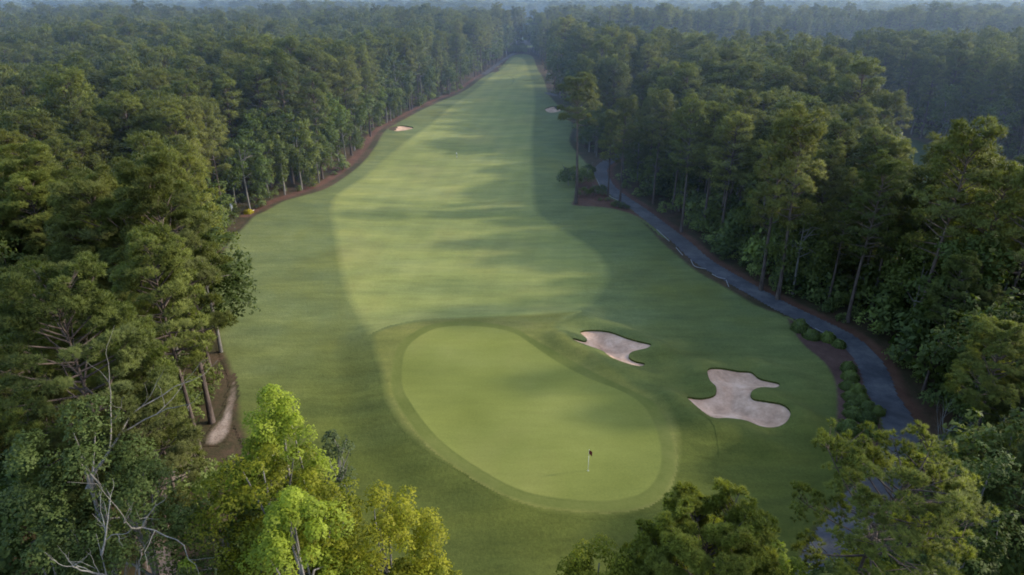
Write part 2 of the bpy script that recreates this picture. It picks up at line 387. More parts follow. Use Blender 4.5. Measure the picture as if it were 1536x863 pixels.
sheet('rough_turf', TURF, .045, M['rough'], .3, holes=BUNK, margin=.9)
sheet('fairway', FAIR, .052, M['fairway'], .45)
sheet('apron', APRON, .059, M['apron'], .3, holes=BUNK[:2])
sheet('fringe', FRINGE, .066, M['fringe'], .25, margin=.3)
tag(sheet('putting_green', GREEN, .073, M['green'], .25, margin=.3))
for b in BUNK:
    far = b[:, 1].mean() > 120
    lipd = .22 if not far else .25
    o = sheet('bunker', b, .045, M['sand'], .25 if not far else .5, margin=.6,
          drop=lambda d, p: lipd+(.60 if not far else .2)*sstep(d, 0, 2.6)-.04*np.sin(p[:, 0]*3+p[:, 1]*2)*sstep(d, .3, 1))
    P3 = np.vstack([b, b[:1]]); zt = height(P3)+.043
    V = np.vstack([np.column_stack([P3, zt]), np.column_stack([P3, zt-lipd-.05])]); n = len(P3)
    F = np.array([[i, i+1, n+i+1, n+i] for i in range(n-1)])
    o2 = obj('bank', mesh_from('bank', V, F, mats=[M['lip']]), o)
sheet('pine_straw_bed', STRAWR, .020, M['straw'], .5, margin=.6)
sheet('pine_straw_bed', STRAWL, .022, M['straw'], .6, margin=.8)
sheet('pine_straw_bed', STRAWA, .062, M['straw_bed'], .35, margin=.5)
sheet('mulch_bed', MULCH, .070, M['mulch'], .3, margin=.5)
sheet('sandy_patch', SANDP, .060, M['sand_wild'], .4, margin=.8)
sheet('dirt_track', DIRT, .030, M['sand_wild'], .4, margin=.6)
sheet('cart_path', PATH, .080, M['asphalt'], .25, margin=.15)
sheet('cart_path', FARPATH, .070, M['asphalt'], .5, margin=.3)
sheet('cart_path', FARPATCH, .070, M['asphalt'], .5, margin=.3)
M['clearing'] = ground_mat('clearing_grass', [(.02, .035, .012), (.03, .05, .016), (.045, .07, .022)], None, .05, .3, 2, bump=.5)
M['lit_lawn'] = ground_mat('sunlit_lawn_grass', [(.20, .24, .05), (.26, .30, .07), (.32, .34, .09)], None, .05, .3, 2, bump=.2)  # sunlight on the far lawn is put into its paler, yellower grass colour
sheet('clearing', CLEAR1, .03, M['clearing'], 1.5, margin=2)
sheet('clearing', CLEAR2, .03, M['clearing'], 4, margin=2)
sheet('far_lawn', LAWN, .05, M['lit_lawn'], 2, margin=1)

# mown marks: the ring swung by a mower at the far end, the loops right of the green
def mark(pts, w, mt='worn'):
    c = smooth_open(GP(pts), 6); sheet('mower_mark', ribbon(c, w), .0765, M[mt], min(.3, w/3))
mark([(722,134),(742,133),(764,128),(770,122),(768,116),(756,111)], 1.6, 'worn_far')
mark([(1045,632),(1066,646),(1077,664),(1080,690),(1066,700)], .35)
mark([(1052,690),(1074,692),(1078,706),(1072,722),(1060,728)], .35)
mark([(1060,718),(1078,724),(1086,742),(1084,762)], .35)
mark([(745,99),(760,97),(790,97)], 2.0, 'worn_far')
mark([(784,122),(800,121),(812,121)], 4.5, 'worn_far')

# ------------------------------------------------------------------ trees
def blades(Cn, D, k, ln, w, r, spread=.75):
    """k pointed blades per tuft centre Cn, aimed about direction D"""
    n = len(Cn)
    d = r.normal(size=(n, k, 3))*spread+D[:, None, :]
    d /= np.linalg.norm(d, axis=2)[..., None]+1e-9
    L_ = ln*r.uniform(.7, 1.15, (n, k, 1))
    s = np.cross(d, r.normal(size=(n, k, 3))); s /= np.linalg.norm(s, axis=2)[..., None]+1e-9
    c = Cn[:, None, :]+d*L_*.05
    tri = np.stack([c-s*w/2, c+s*w/2, c+d*L_], 2)          # n,k,3,3
    return tri.reshape(-1, 3, 3)
def leafquads(Cn, Nr, size, r):
    n = len(Cn)
    nn = Nr+r.normal(size=(n, 3))*.55; nn /= np.linalg.norm(nn, axis=1)[:, None]+1e-9
    a = np.cross(nn, r.normal(size=(n, 3))); a /= np.linalg.norm(a, axis=1)[:, None]+1e-9
    b = np.cross(nn, a); s = size*r.uniform(.6, 1.2, (n, 1))
    return np.stack([Cn-a*s, Cn+b*s*.55, Cn+a*s, Cn-b*s*.55], 1)
def pack(polys, centre, tint, upb=.35):
    """polys (n,k,3): soft normals leaning away from each clump's centre"""
    n, k, _ = polys.shape
    gn = np.cross(polys[:, 1]-polys[:, 0], polys[:, 2]-polys[:, 0]); gn /= np.linalg.norm(gn, axis=1)[:, None]+1e-9
    o = polys.mean(1)-centre; o /= np.linalg.norm(o, axis=1)[:, None]+1e-9
    o = o+np.array([0, 0, upb]); o /= np.linalg.norm(o, axis=1)[:, None]
    flip = (gn*o).sum(1) < 0
    polys[flip] = polys[flip][:, ::-1]; gn[flip] *= -1
    nv = o*.8+gn*.45; nv /= np.linalg.norm(nv, axis=1)[:, None]
    V = polys.reshape(-1, 3); F = np.arange(n*k).reshape(n, k)
    return V, F, np.repeat(nv, k, 0), np.repeat(tint, k)

def pine(seed, *a, **k): return pine_(seed, *a, **k)
def pine_(seed, H=24., cf=.45, R=3.8, nb=30, tufts=14, k=7, ln=.45, w=.09, crad=.75, sway=.5, top=.45, lean=0., tsides=7, flat=.6, mul=3, dead=4, low=.75, elmax=62, thick=1.):
    r = np.random.default_rng(seed); T = Tubes()
    zt = np.linspace(0, 1, 9); ph = r.uniform(0, 6.28)
    axis = np.column_stack([sway*np.sin(zt*3.1+ph)*zt+lean*zt**1.5*H, sway*np.cos(zt*2.3+ph*1.7)*zt, zt*H*.97])
    axis[:, :2] -= axis[0, :2]
    r0 = .011*H*thick
    T.add(axis, r0*(1-zt*.82)*(1+.35*np.exp(-zt*30)), tsides)
    at = lambda f: np.array([np.interp(f, zt, axis[:, i]) for i in range(3)])
    clumps = []
    for i in range(nb):
        f = (1-cf)+cf*(((i+.5)/nb)**.85)*.985; q = (f-(1-cf))/cf
        prof = np.interp(q, [0, .2, .45, .75, 1], [low, .95, 1., .8, top])
        Lb = R*prof*r.uniform(.68, 1.15); az = i*2.4+r.normal()*.35
        el = RAD(np.interp(q, [0, .5, 1], [2, 22, elmax])+r.normal()*9)
        d = np.array([math.cos(az)*math.cos(el), math.sin(az)*math.cos(el), math.sin(el)])
        b0 = at(f); side = np.cross(d, [0, 0, 1]); side /= np.linalg.norm(side)+1e-9
        t = np.linspace(0, 1, 5)[:, None]
        bp = b0+d*Lb*t+np.array([0, 0, 1])*(t**2)*Lb*.16*(1-q)+side*np.sin(t*3)*Lb*.05*r.normal()
        T.add(bp, np.linspace(r0*.30*(1-q*.5)+.02, .02, 5), 5 if tsides > 4 else 3)
        clumps.append((bp[-1], crad*r.uniform(.8, 1.25)))
        for j in range(mul):
            tt = r.uniform(.5, .95); c0 = b0+(bp[-1]-b0)*tt
            c1 = c0+side*(1 if j % 2 else -1)*Lb*r.uniform(.14, .34)+d*Lb*.12+np.array([0, 0, r.uniform(-.1, .3)])
            clumps.append((c1, crad*r.uniform(.65, 1.1)))
            if tsides > 4: T.add(np.linspace(c0, c1, 3), [.03, .02, .012], 3)
    clumps.append((axis[-1]+[0, 0, .2], crad*.9)); 
    for i in range(dead):
        f = (1-cf)*r.uniform(.6, 1); az = r.uniform(0, 6.28); Lb = r.uniform(.6, 2.4)
        d = np.array([math.cos(az), math.sin(az), r.uniform(-.1, .5)]); b0 = at(f)
        T.add(np.array([b0, b0+d*Lb*.5+[0, 0, .1], b0+d*Lb]), [.05, .035, .015], 4)
    polys, cen, tin = [], [], []
    zmin, zmax = H*(1-cf)-1, H
    ccen = at(1-cf*.5)
    for c, cr in clumps:
        n = max(3, int(tufts*(cr/crad)**2))
        o = r.normal(size=(n, 3)); o /= np.linalg.norm(o, axis=1)[:, None]
        o[:, 2] = np.where(o[:, 2] < -.35, -o[:, 2], o[:, 2])
        P = c+o*np.array([cr, cr, cr*flat])*(r.uniform(.25, 1, (n, 1))**.5)
        D = o*.75+np.array([0, 0, .55])
        pl = blades(P, D, k, ln, w, r); polys.append(pl)
        cen.append(np.repeat((c-np.array([0, 0, cr*.35]))[None]*.75+ccen*.25, len(pl), 0))
        base = r.uniform(.1, .75)
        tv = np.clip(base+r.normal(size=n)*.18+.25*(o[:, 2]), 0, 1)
        tin.append(np.repeat(tv, k))
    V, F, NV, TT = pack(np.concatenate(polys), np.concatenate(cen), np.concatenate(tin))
    return (V, F, NV, TT), T.arr()

def broad(seed, H=15., R=4., cf=.7, ncl=34, leaves=70, size=.22, crad=1.2, limbs=7, sparse=0., trunk_r=None, bare=0, squash=1., cone=0.):
    r = np.random.default_rng(seed); T = Tubes()
    tr = trunk_r or .012*H+.03
    fork = H*(1-cf*.8)
    zt = np.linspace(0, 1, 6); ph = r.uniform(0, 6.28)
    ax = np.column_stack([.3*np.sin(zt*3+ph)*zt, .3*np.cos(zt*2+ph)*zt-.3*math.cos(ph)*0, zt*H*.85])
    T.add(ax, tr*(1-zt*.8), 7)
    cz = H*(1-cf/2); rz = H*cf/2*squash
    clumps = []
    for i in range(ncl):
        o = r.normal(size=3); o /= np.linalg.norm(o); o[2] = o[2] if o[2] > -.6 else -o[2]
        rad = r.uniform(.45, 1)**.6
        wr = R*(1-cone*max(0, o[2])) * r.uniform(.85, 1.12)
        c = np.array([ax[3, 0], ax[3, 1], cz])+o*rad*np.array([wr, wr, rz])-np.array([0, 0, crad*.35])
        clumps.append((c, crad*r.uniform(.65, 1.25)*(1-.35*max(0, o[2]))))
    for i in range(limbs):
        c, _ = clumps[i]; f = r.uniform(.35, .8); b0 = np.array([np.interp(f, zt, ax[:, j]) for j in range(3)])
        b0[2] = min(b0[2], c[2]-.2)
        mid = (b0+c)/2+r.normal(size=3)*.3+[0, 0, .4]
        T.add(np.array([b0, mid, c]), [tr*.45, tr*.28, .03], 5)
    for i in range(bare):
        grow(T, r, np.array([ax[2, 0], ax[2, 1], fork*r.uniform(.8, 1.5)]), RAD(r.uniform(0, 360)), r.uniform(.2, .9), H*.22, tr*.4, 3)
    polys, cen, tin = [], [], []
    for c, cr in clumps:
        n = int(leaves*(cr/crad)**2*(1-sparse*r.uniform(0, 1)))
        o = r.normal(size=(n, 3)); o /= np.linalg.norm(o, axis=1)[:, None]; o[:, 2] = np.where(o[:, 2] < -.5, -o[:, 2], o[:, 2])
        bumpy = 1+.25*np.sin(o[:, :1]*5+c[0])*np.sin(o[:, 1:2]*6+c[1])
        P = c+o*np.array([cr, cr, cr*.85])*(r.uniform(.45, 1, (n, 1))**.4)*bumpy
        q = leafquads(P, o*.5+[0, 0, .7], size, r); polys.append(q)
        cen.append(np.repeat((c-np.array([0, 0, cr*.3]))[None], n, 0))
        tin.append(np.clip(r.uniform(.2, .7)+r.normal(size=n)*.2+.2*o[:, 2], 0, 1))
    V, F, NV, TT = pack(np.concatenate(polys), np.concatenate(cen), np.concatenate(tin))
    return (V, F, NV, TT), T.arr()
def grow(T, r, p, az, el, Ln, rad, depth):
    """a bare limb that wanders and forks"""
    n = 5; pts = [p]; a, e = az, el
    for i in range(n-1):
        a += r.normal()*.2; e = min(1.25, max(-.25, e+r.normal()*.16+.03))
        pts.append(pts[-1]+np.array([math.cos(a)*math.cos(e), math.sin(a)*math.cos(e), math.sin(e)])*Ln/(n-1))
    T.add(pts, np.linspace(rad, rad*.5, n), 6 if depth > 2 else 4)
    if depth > 0:
        for k in range(2 if depth < 3 else 3):
            j = -1 if k == 0 else r.integers(1, n-1)
            grow(T, r, pts[j], a+r.uniform(-.9, .9) if k == 0 else a+r.choice([-1, 1])*r.uniform(.5, 1.1), e+r.normal()*.25, Ln*r.uniform(.55, .8), rad*.5, depth-1)

MESH = {}
def register(key, data, leafmat, barkmat):
    (V, F, NV, TT), (W, WF) = data
    MESH[key] = (mesh_from(key+'_crown', V, F, attrs={'tint': TT}, mats=[M[leafmat]], normals=NV),
                 mesh_from(key+'_trunk', W, WF, smooth=True, mats=[M[barkmat]]))
def register_whole(key, data, leafmat, barkmat):
    (V, F, NV, TT), (W, WF) = data
    nv = len(V)
    WN = np.zeros((len(W), 3))
    fn = np.cross(W[WF[:, 1]]-W[WF[:, 0]], W[WF[:, 2]]-W[WF[:, 0]])
    for i in range(4): np.add.at(WN, WF[:, i], fn)
    WN /= np.linalg.norm(WN, axis=1)[:, None]+1e-9
    me = mesh_from(key, np.vstack([V, W]), [F, WF+nv], attrs={'tint': np.concatenate([TT, np.zeros(len(W))])}, mats=[M[leafmat], M[barkmat]],
                   midx=np.concatenate([np.zeros(len(F)), np.ones(len(WF))]), normals=np.vstack([NV, WN]))
    MESH[key] = me
# near, middle and far versions
for i in range(5):
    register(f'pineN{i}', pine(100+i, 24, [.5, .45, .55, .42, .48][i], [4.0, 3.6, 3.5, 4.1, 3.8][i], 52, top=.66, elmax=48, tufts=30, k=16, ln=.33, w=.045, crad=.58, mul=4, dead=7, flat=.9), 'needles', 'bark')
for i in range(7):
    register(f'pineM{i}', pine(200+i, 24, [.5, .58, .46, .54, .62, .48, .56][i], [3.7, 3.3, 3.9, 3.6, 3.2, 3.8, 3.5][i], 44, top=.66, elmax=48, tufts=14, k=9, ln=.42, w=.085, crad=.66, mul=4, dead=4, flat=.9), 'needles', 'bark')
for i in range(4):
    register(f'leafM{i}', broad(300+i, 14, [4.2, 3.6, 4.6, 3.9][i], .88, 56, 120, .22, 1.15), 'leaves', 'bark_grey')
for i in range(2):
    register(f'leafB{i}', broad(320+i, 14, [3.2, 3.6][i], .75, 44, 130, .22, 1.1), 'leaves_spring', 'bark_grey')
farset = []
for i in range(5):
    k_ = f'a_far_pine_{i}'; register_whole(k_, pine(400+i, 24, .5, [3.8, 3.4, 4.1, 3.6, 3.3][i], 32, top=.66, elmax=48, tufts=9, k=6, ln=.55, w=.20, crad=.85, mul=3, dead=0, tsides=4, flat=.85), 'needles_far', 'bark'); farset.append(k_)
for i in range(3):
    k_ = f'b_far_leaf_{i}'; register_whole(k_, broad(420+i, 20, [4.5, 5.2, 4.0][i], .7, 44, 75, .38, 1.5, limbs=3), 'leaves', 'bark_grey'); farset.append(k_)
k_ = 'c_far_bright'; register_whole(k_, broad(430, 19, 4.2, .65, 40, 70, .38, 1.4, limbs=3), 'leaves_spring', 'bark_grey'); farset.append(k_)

DONE = []   # (x, y, clearance) of trees already standing
def plant(name, key, x, y, s=1., sxy=None, rz=None, label=None, cat=None, group=None, dz=-.05):
    z_ = hz(x, y)+dz
    t = thing(name, label, cat, (x, y, z_), rng.uniform(0, 6.28) if rz is None else rz, group)
    t.scale = (sxy or s, sxy or s, s)
    cr, tk = MESH[key]
    obj('crown', cr, t); obj('trunk', tk, t)
    return t
def hero(name, key, u, vtop, H, data, leafmat, bark, label, cat, rz=0., xy=None, clear=3.):
    """tree whose top stands at height H under pixel (u, vtop)"""
    x, y = xy if xy is not None else G(u, vtop, H)
    register(key, data, leafmat, bark)
    DONE.append((x, y, clear))
    return plant(name, key, x, y, 1., rz=rz, label=label, cat=cat)
def at_base(u, v): return G(u, v)

hero('pine_tree', 'pine_edge', 0, 0, 25, pine(11, 25.5, .60, 4.4, 46, tufts=44, k=18, ln=.34, w=.045, crad=.72, lean=-.015, dead=8, mul=3), 'needles', 'bark', 'tall pine with bare curved trunk standing on the sandy patch left of the green', 'pine tree', xy=at_base(318, 634))
hero('pine_tree', 'pine_dense', 95, 446, 23, pine(12, 23, .42, 4.9, 50, tufts=30, k=22, ln=.27, w=.035, crad=.55, top=.6, dead=8, mul=7, elmax=50), 'needles', 'bark', 'broad dense pine with brush-like needle tips at the left edge, nearest big pine', 'pine tree')
hero('pine_tree', 'pine_low', 0, 0, 18, pine(13, 18.5, .62, 4.6, 38, tufts=44, k=18, ln=.36, w=.04, crad=.7, top=.5, mul=3), 'needles', 'bark', 'feathery low pine with dark trunk behind the dark green maple', 'pine tree', xy=at_base(163, 712))
hero('pine_tree', 'pine_second', 0, 0, 22, pine(14, 22, .55, 4.2, 38, tufts=44, k=18, ln=.36, w=.045, crad=.72), 'needles', 'bark', 'pine just left of the tall pine on the sandy patch', 'pine tree', xy=at_base(255, 615))
hero('pine_tree', 'pine_bushy', 0, 0, 12, pine(15, 12, .8, 4.2, 38, tufts=44, k=18, ln=.36, w=.04, crad=.7), 'needles', 'bark', 'short bushy pine filling in beside the sandy patch', 'pine tree', xy=at_base(180, 685))
hero('pine_tree', 'pine_umbrella', 1362, 650, 19, pine(16, 16.6, .36, 4.7, 42, elmax=30, tufts=15, k=30, ln=.25, w=.03, crad=.40, top=.6, low=1.0, flat=.9, dead=5, mul=7, sway=.8), 'needles_warm', 'bark', 'wide umbrella-topped pine overhanging the cart path, nearest tree on the right', 'pine tree')
hero('pine_tree', 'pine_round', 1062, 748, 14, pine(17, 11.3, .78, 4.7, 72, tufts=38, k=26, ln=.25, w=.036, crad=.50, top=.6, mul=7, elmax=50), 'needles_tip', 'bark', 'rounded yellow-tipped pine in front of the green, right of the open grass', 'pine tree')
hero('sweetgum_tree', 'gum_far', 403, 582, 20, broad(21, 20, 2.9, .65, 66, 380, .095, .8, cone=.35), 'leaves_bright', 'bark_grey', 'bright spring-green tree with pointed top, against the grass left of the green', 'tree')
hero('sweetgum_tree', 'gum_near', 440, 722, 18, broad(22, 18, 2.6, .6, 60, 380, .095, .8, cone=.25, bare=0), 'leaves_bright', 'bark_grey', 'bright green tree with grey twigs in front of the yellow olive tree', 'tree')
hero('olive_green_tree', 'olive_a', 378, 668, 18, broad(23, 18, 3.9, .75, 100, 320, .10, .95), 'leaves_yellow', 'bark_grey', 'yellow-olive round tree below the pointed spring-green tree', 'tree')
hero('olive_green_tree', 'olive_b', 478, 690, 16.8, broad(24, 16.8, 2.3, .6, 46, 190, .11, .75), 'leaves_yellow', 'bark_grey', 'small yellow-olive tree right of the larger yellow-olive tree', 'tree')
hero('olive_green_tree', 'olive_c', 572, 742, 14, broad(25, 14, 3.7, .85, 96, 300, .10, .95, bare=1), 'leaves_yellow', 'bark_grey', 'olive-green bushy tree at the bottom left of the open grass', 'tree')
hero('olive_green_tree', 'olive_d', 640, 840, 11, broad(26, 11.5, 2.6, .85, 60, 260, .11, .7), 'leaves_yellow', 'bark_grey', 'low olive shrub-like tree right of the olive-green bushy tree', 'tree')
hero('grey_green_tree', 'grey_a', 497, 646, 10, broad(27, 10, 1.5, .7, 34, 110, .11, .6, sparse=.5, bare=2), 'leaves_grey', 'bark_pale', 'thin grey-green tree with pale twigs behind the yellow-olive trees', 'tree')
hero('maple_tree', 'maple_a', 85, 606, 20, broad(28, 20, 3.6, .6, 64, 330, .10, .95, sparse=.4, bare=1), 'leaves_maple', 'bark_grey', 'dark green maple with a ragged crown under the broad dense pine', 'tree')
hero('maple_tree', 'maple_b', 178, 690, 17, broad(29, 17, 2.8, .6, 50, 300, .10, .9, sparse=.5, bare=1), 'leaves_maple', 'bark_grey', 'dark green maple right of the grey dead limbs', 'tree')
hero('maple_tree', 'maple_c', 60, 800, 14, broad(30, 14, 3.0, .6, 50, 300, .10, .9, sparse=.4), 'leaves_maple', 'bark_grey', 'lowest dark green maple in the bottom left corner', 'tree')
hero('maple_tree', 'maple_d', 310, 740, 13, broad(31, 13, 2.8, .7, 50, 150, .13, .9), 'leaves_maple', 'bark_grey', 'dark green tree beneath the yellow-olive round tree', 'tree')
hero('sweetgum_tree', 'gum_small', 283, 838, 13, broad(32, 13, 1.3, .6, 26, 150, .12, .6), 'leaves_bright', 'bark_grey', 'small bright green tree top beside the dirt track', 'tree')
hero('leafy_tree', 'leafy_a', 905, 812, 11, broad(33, 11, 2.7, .9, 95, 330, .09, .8), 'leaves_yellow', 'bark_grey', 'dark green leafy tree left of the rounded yellow-tipped pine', 'tree')
hero('leafy_tree', 'leafy_b', 1006, 752, 12.5, broad(34, 12.5, 1.8, .8, 44, 260, .09, .65, cone=.4), 'leaves_yellow', 'bark_grey', 'pale yellow-tipped leafy tree poking up behind the rounded pine', 'tree')
hero('leafy_tree', 'leafy_c', 1180, 812, 10, broad(35, 10, 2.1, .8, 44, 240, .095, .7), 'leaves_bright', 'bark_grey', 'yellow-green leafy tree between the rounded pine and the cart path', 'tree')
hero('leafy_tree', 'leafy_d', 1300, 818, 9, broad(36, 9, 2.6, .8, 54, 240, .095, .8), 'leaves_yellow', 'bark_grey', 'low yellow-green leafy tree under the umbrella-topped pine', 'tree')
hero('leafy_tree', 'leafy_e', 1500, 668, 15, broad(37, 15, 2.8, .7, 50, 150, .13, .9), 'leaves', 'bark_grey', 'leafy tree right of the umbrella-topped pine at the right edge', 'tree')
hero('leafy_tree', 'leafy_f', 1440, 780, 11, broad(38, 11, 3.2, .8, 50, 150, .13, .9), 'leaves', 'bark_grey', 'dark leafy tree in the bottom right corner', 'tree')
hero('leafy_tree', 'leafy_g', 1392, 850, 8, broad(39, 8, 2.2, .8, 40, 130, .13, .8), 'leaves_yellow', 'bark_grey', 'yellow-green shrubby tree at the foot of the umbrella-topped pine', 'tree')
# bare grey limbs, bottom left
def snag(u, v, H, seed, label, Ln, rad, n):
    r = np.random.default_rng(seed); x, y = G(u, v, H); T = Tubes()
    zt = np.linspace(0, 1, 6)
    ax = np.column_stack([.5*np.sin(zt*4+seed)*zt, .4*np.cos(zt*3+seed)*zt, zt*H*.8]); T.add(ax, rad*(1-zt*.93), 8)
    for i in range(n):
        f = .5+.5*i/n
        p = np.array([np.interp(f, zt, ax[:, j]) for j in range(3)])
        grow(T, r, p, i*2.2+seed, r.uniform(.2, 1.1), Ln*(1.2-.4*f), rad*.45, 3)
    V, F = T.arr(); t = thing('bare_tree', label, 'tree', (x, y, hz(x, y)-.1))
    obj('trunk', mesh_from('bare_trunk', V, F, smooth=True, mats=[M['bark_pale']]), t); DONE.append((x, y, 2))
snag(95, 720, 18, 4, 'bare grey-limbed tree rising through the dark green maples', 2.1, .16, 5)
snag(192, 775, 15, 8, 'smaller bare tree with a forked pale trunk beside the dirt track', 1.9, .12, 4)
snag(1424, 612, 7, 12, 'grey leafless shrub tree beside the cart path bend', 1.8, .09, 6)

# trees whose foot shows in the photograph
hero('pine_tree', 'pine_lone', 0, 0, 23, pine(18, 23.5, .33, 4.2, 34, tufts=22, k=9, ln=.42, w=.085, crad=.75, top=.5, elmax=40, dead=3, mul=4, thick=1.35), 'needles', 'bark', 'lone tall pine with a long bare trunk beside the dark bushes right of the fairway', 'pine tree', xy=at_base(864, 304), clear=5.5)
feet = [
    ('pine_tree', 930, 303, 20, 'pine with its foot in the low shrub beside the cart path', 5),
    ('pine_tree', 912, 292, 17, 'slim pine between the dark bushes and the cart path', 4),
    ('pine_tree', 1022, 346, 22, 'first tall bare-trunked pine past the cart path bend', 0),
    ('pine_tree', 1141, 436, 24, 'thin pale pine trunk on the straw strip, left one of a close pair', 4),
    ('pine_tree', 1166, 450, 25, 'thicker pine trunk on the straw strip, right one of a close pair', 1),
    ('pine_tree', 1271, 484, 21, 'pine on the straw strip above the row of four round shrubs', 6),
    ('pine_tree', 1364, 526, 26, 'tallest leaning pine trunk right of the cart path bend', 3),
    ('pine_tree', 1430, 550, 22, 'pine right of the tallest leaning trunk by the path bend', 2),
    ('pine_tree', 1471, 572, 24, 'second pine right of the tallest leaning trunk, near the right edge', 5),
    ('pine_tree', 331, 302, 24, 'tall pine nearest the golden shrub at the left treeline', 1),
    ('pine_tree', 308, 288, 22, 'bare-trunked pine just left of the pine by the golden shrub', 0),
    ('pine_tree', 288, 276, 23, 'bare-trunked pine second left of the pine by the golden shrub', 3)]
for nm, u, v, h, lb, vi in feet:
    x, y = G(u, v); DONE.append((x, y, 3.0))
    plant(nm, f'pineM{vi}', x, y, h/24, label=lb, cat='pine tree')

# ------------------------------------------------------------------ the woods, tree by tree
GAPS = [CLEAR1, CLEAR2, LAWN]
def open_ground(Pt):
    """metres to the nearest open ground; negative on it"""
    d = -sd(Pt, TURF)
    d = np.minimum(d, seg_dist(Pt, PATHC[:-1], PATHC[1:])-2.0)
    for c in GAPS: d = np.minimum(d, -sd(Pt, c))
    d = np.minimum(d, -sd(Pt, MULCH)); d = np.minimum(d, -sd(Pt, SANDP)); d = np.minimum(d, -sd(Pt, STRAWA)+.5)
    d = np.minimum(d, seg_dist(Pt, track[:-1], track[1:])-1.0)
    return d
cand = []
y = 24.
while y < 950:
    s = 4.15 if y < 260 else 5.0 if y < 460 else 8.0
    hw = .86*y+36
    xs = np.arange(-hw, hw, s)
    cand.append(np.column_stack([xs+rng.uniform(-.42, .42, len(xs))*s, y+rng.uniform(-.42, .42, len(xs))*s])); y += s
cand = np.vstack(cand)
og = open_ground(cand)
left = cand[:, 0] < 0
keep = og > np.where(left, np.where(cand[:, 1] > 100, 2.0, np.where(cand[:, 1] > 62, -2.0, 0)), 2.3)
keep &= ~((sd(cand, SANDP) > -2.6) | ((seg_dist(cand, track[:-1], track[1:]) < 2)))
cand, og = cand[keep], og[keep]
hd = np.array(DONE)
keep = np.ones(len(cand), bool)
for x, y, c in hd: keep &= (cand[:, 0]-x)**2+(cand[:, 1]-y)**2 > c*c
# open foreground: the space in front of the near trees
WIN = [(845, 700, 1215, 863, 44), (300, 570, 640, 863, 40), (662, 690, 850, 863, 60), (296, 440, 358, 675, 57), (1150, 470, 1372, 632, 62), (1262, 690, 1345, 790, 40), (1132, 370, 1176, 440, 84), (855, 215, 1010, 350, 110), (1355, 400, 1385, 520, 68), (340, 302, 395, 330, 121)]
def hides(x, y, h, R_, cfrac=.45):
    out = np.zeros(len(x), bool)
    for u0, v0, u1, v1, yt in WIN:
        u, vt, f = proj(x, y, h); _, vb, _ = proj(x, y, h*cfrac); ru = R_/f*FPX*.8
        out |= (y < yt) & (u+ru > u0) & (u-ru < u1) & (vt < v1) & (vb > v0)
    return out
keep &= ~((cand[:, 1] < 36) & (np.abs(cand[:, 0]) < 40) & (rng.uniform(size=len(cand)) < .25))
cand, og = cand[keep], og[keep]
n = len(cand); rr = rng.uniform(size=n)
frontrow = og < 7
hazy = cand[:, 1] > 400
pl = np.where(hazy, .45, np.where(frontrow & (cand[:, 0] > 0), .45, np.where(frontrow, .62, .20)))
kindv = np.where(rr < pl, 1, 0)
bright = rng.uniform(size=n) < np.where(hazy, .3, .10)
Ht = np.where(kindv == 0, rng.normal(21.6, 1.8, n), rng.normal(14, 3.2, n))
Ht = np.where((kindv == 1) & (og > 9), rng.normal(18, 2, n), Ht)
Ht = np.where((cand[:, 1] < 48), np.minimum(Ht, rng.uniform(11, 17, n)), Ht)
Ht = np.where((cand[:, 0] > 0) & (cand[:, 1] < 64), np.minimum(Ht, rng.uniform(12, 18, n)), Ht)
Ht = np.where((cand[:, 0] > 0) & (cand[:, 1] < 140), Ht*.93, Ht)
Ht = np.clip(Ht, 7, 28)
# swells of taller and lower wood
Ht *= 1+.15*sstep(cand[:, 1], 480, 620)
Ht *= 1+.10*np.sin(cand[:, 0]*.045+1)*np.sin(cand[:, 1]*.03)
Rw = np.where(kindv == 0, 3.9*Ht/24, 3.5*Ht/14*np.where(Ht > 15, .8, 1))
zb = height(cand)
ok = ~hides(cand[:, 0], cand[:, 1], Ht, Rw, np.where(kindv == 0, .5, .1))
cand, og, rr, kindv, bright, Ht, Rw, zb, frontrow = (a[ok] for a in (cand, og, rr, kindv, bright, Ht, Rw, zb, frontrow)); n = len(cand)
# how many picture cells of each tree show (front to back over a coarse picture of the wood)
S = 3.0; BW, BH = int(1536/S), int(863/S)
buf = np.zeros((BH, BW), bool); vis = np.zeros(n)
order = np.argsort(cand[:, 1])
for i in order:
    x, y = cand[i]
    if y > 420: break
    u, vt, f = proj(x, y, Ht[i]+zb[i]); _, vb, _ = proj(x, y, Ht[i]*(.52 if kindv[i] == 0 else .15)+zb[i])
    ru = Rw[i]/f*FPX*.95
    u0, u1, v0, v1 = int((u-ru)/S), int((u+ru)/S)+1, int(vt/S), int(vb/S)+1
    u0c, u1c, v0c, v1c = max(u0, 0), min(u1, BW), max(v0, 0), min(v1, BH)
    if u0c >= u1c or v0c >= v1c: continue
    sub = buf[v0c:v1c, u0c:u1c]
    cu, cv = (u0+u1)/2, (v0+v1)/2
    yy, xx = np.mgrid[v0c:v1c, u0c:u1c]
    el = ((xx+.5-cu)/((u1-u0)/2))**2+((yy+.5-cv)/((v1-v0)/2))**2 <= 1
    vis[i] = (el & ~sub).sum(); sub |= el
def pick(mask, most):
    ids = np.where(mask & (vis > 3))[0]
    return set(ids[np.argsort(-vis[ids])][:most].tolist())
single = pick(kindv == 0, 270) | pick(kindv == 1, 220)

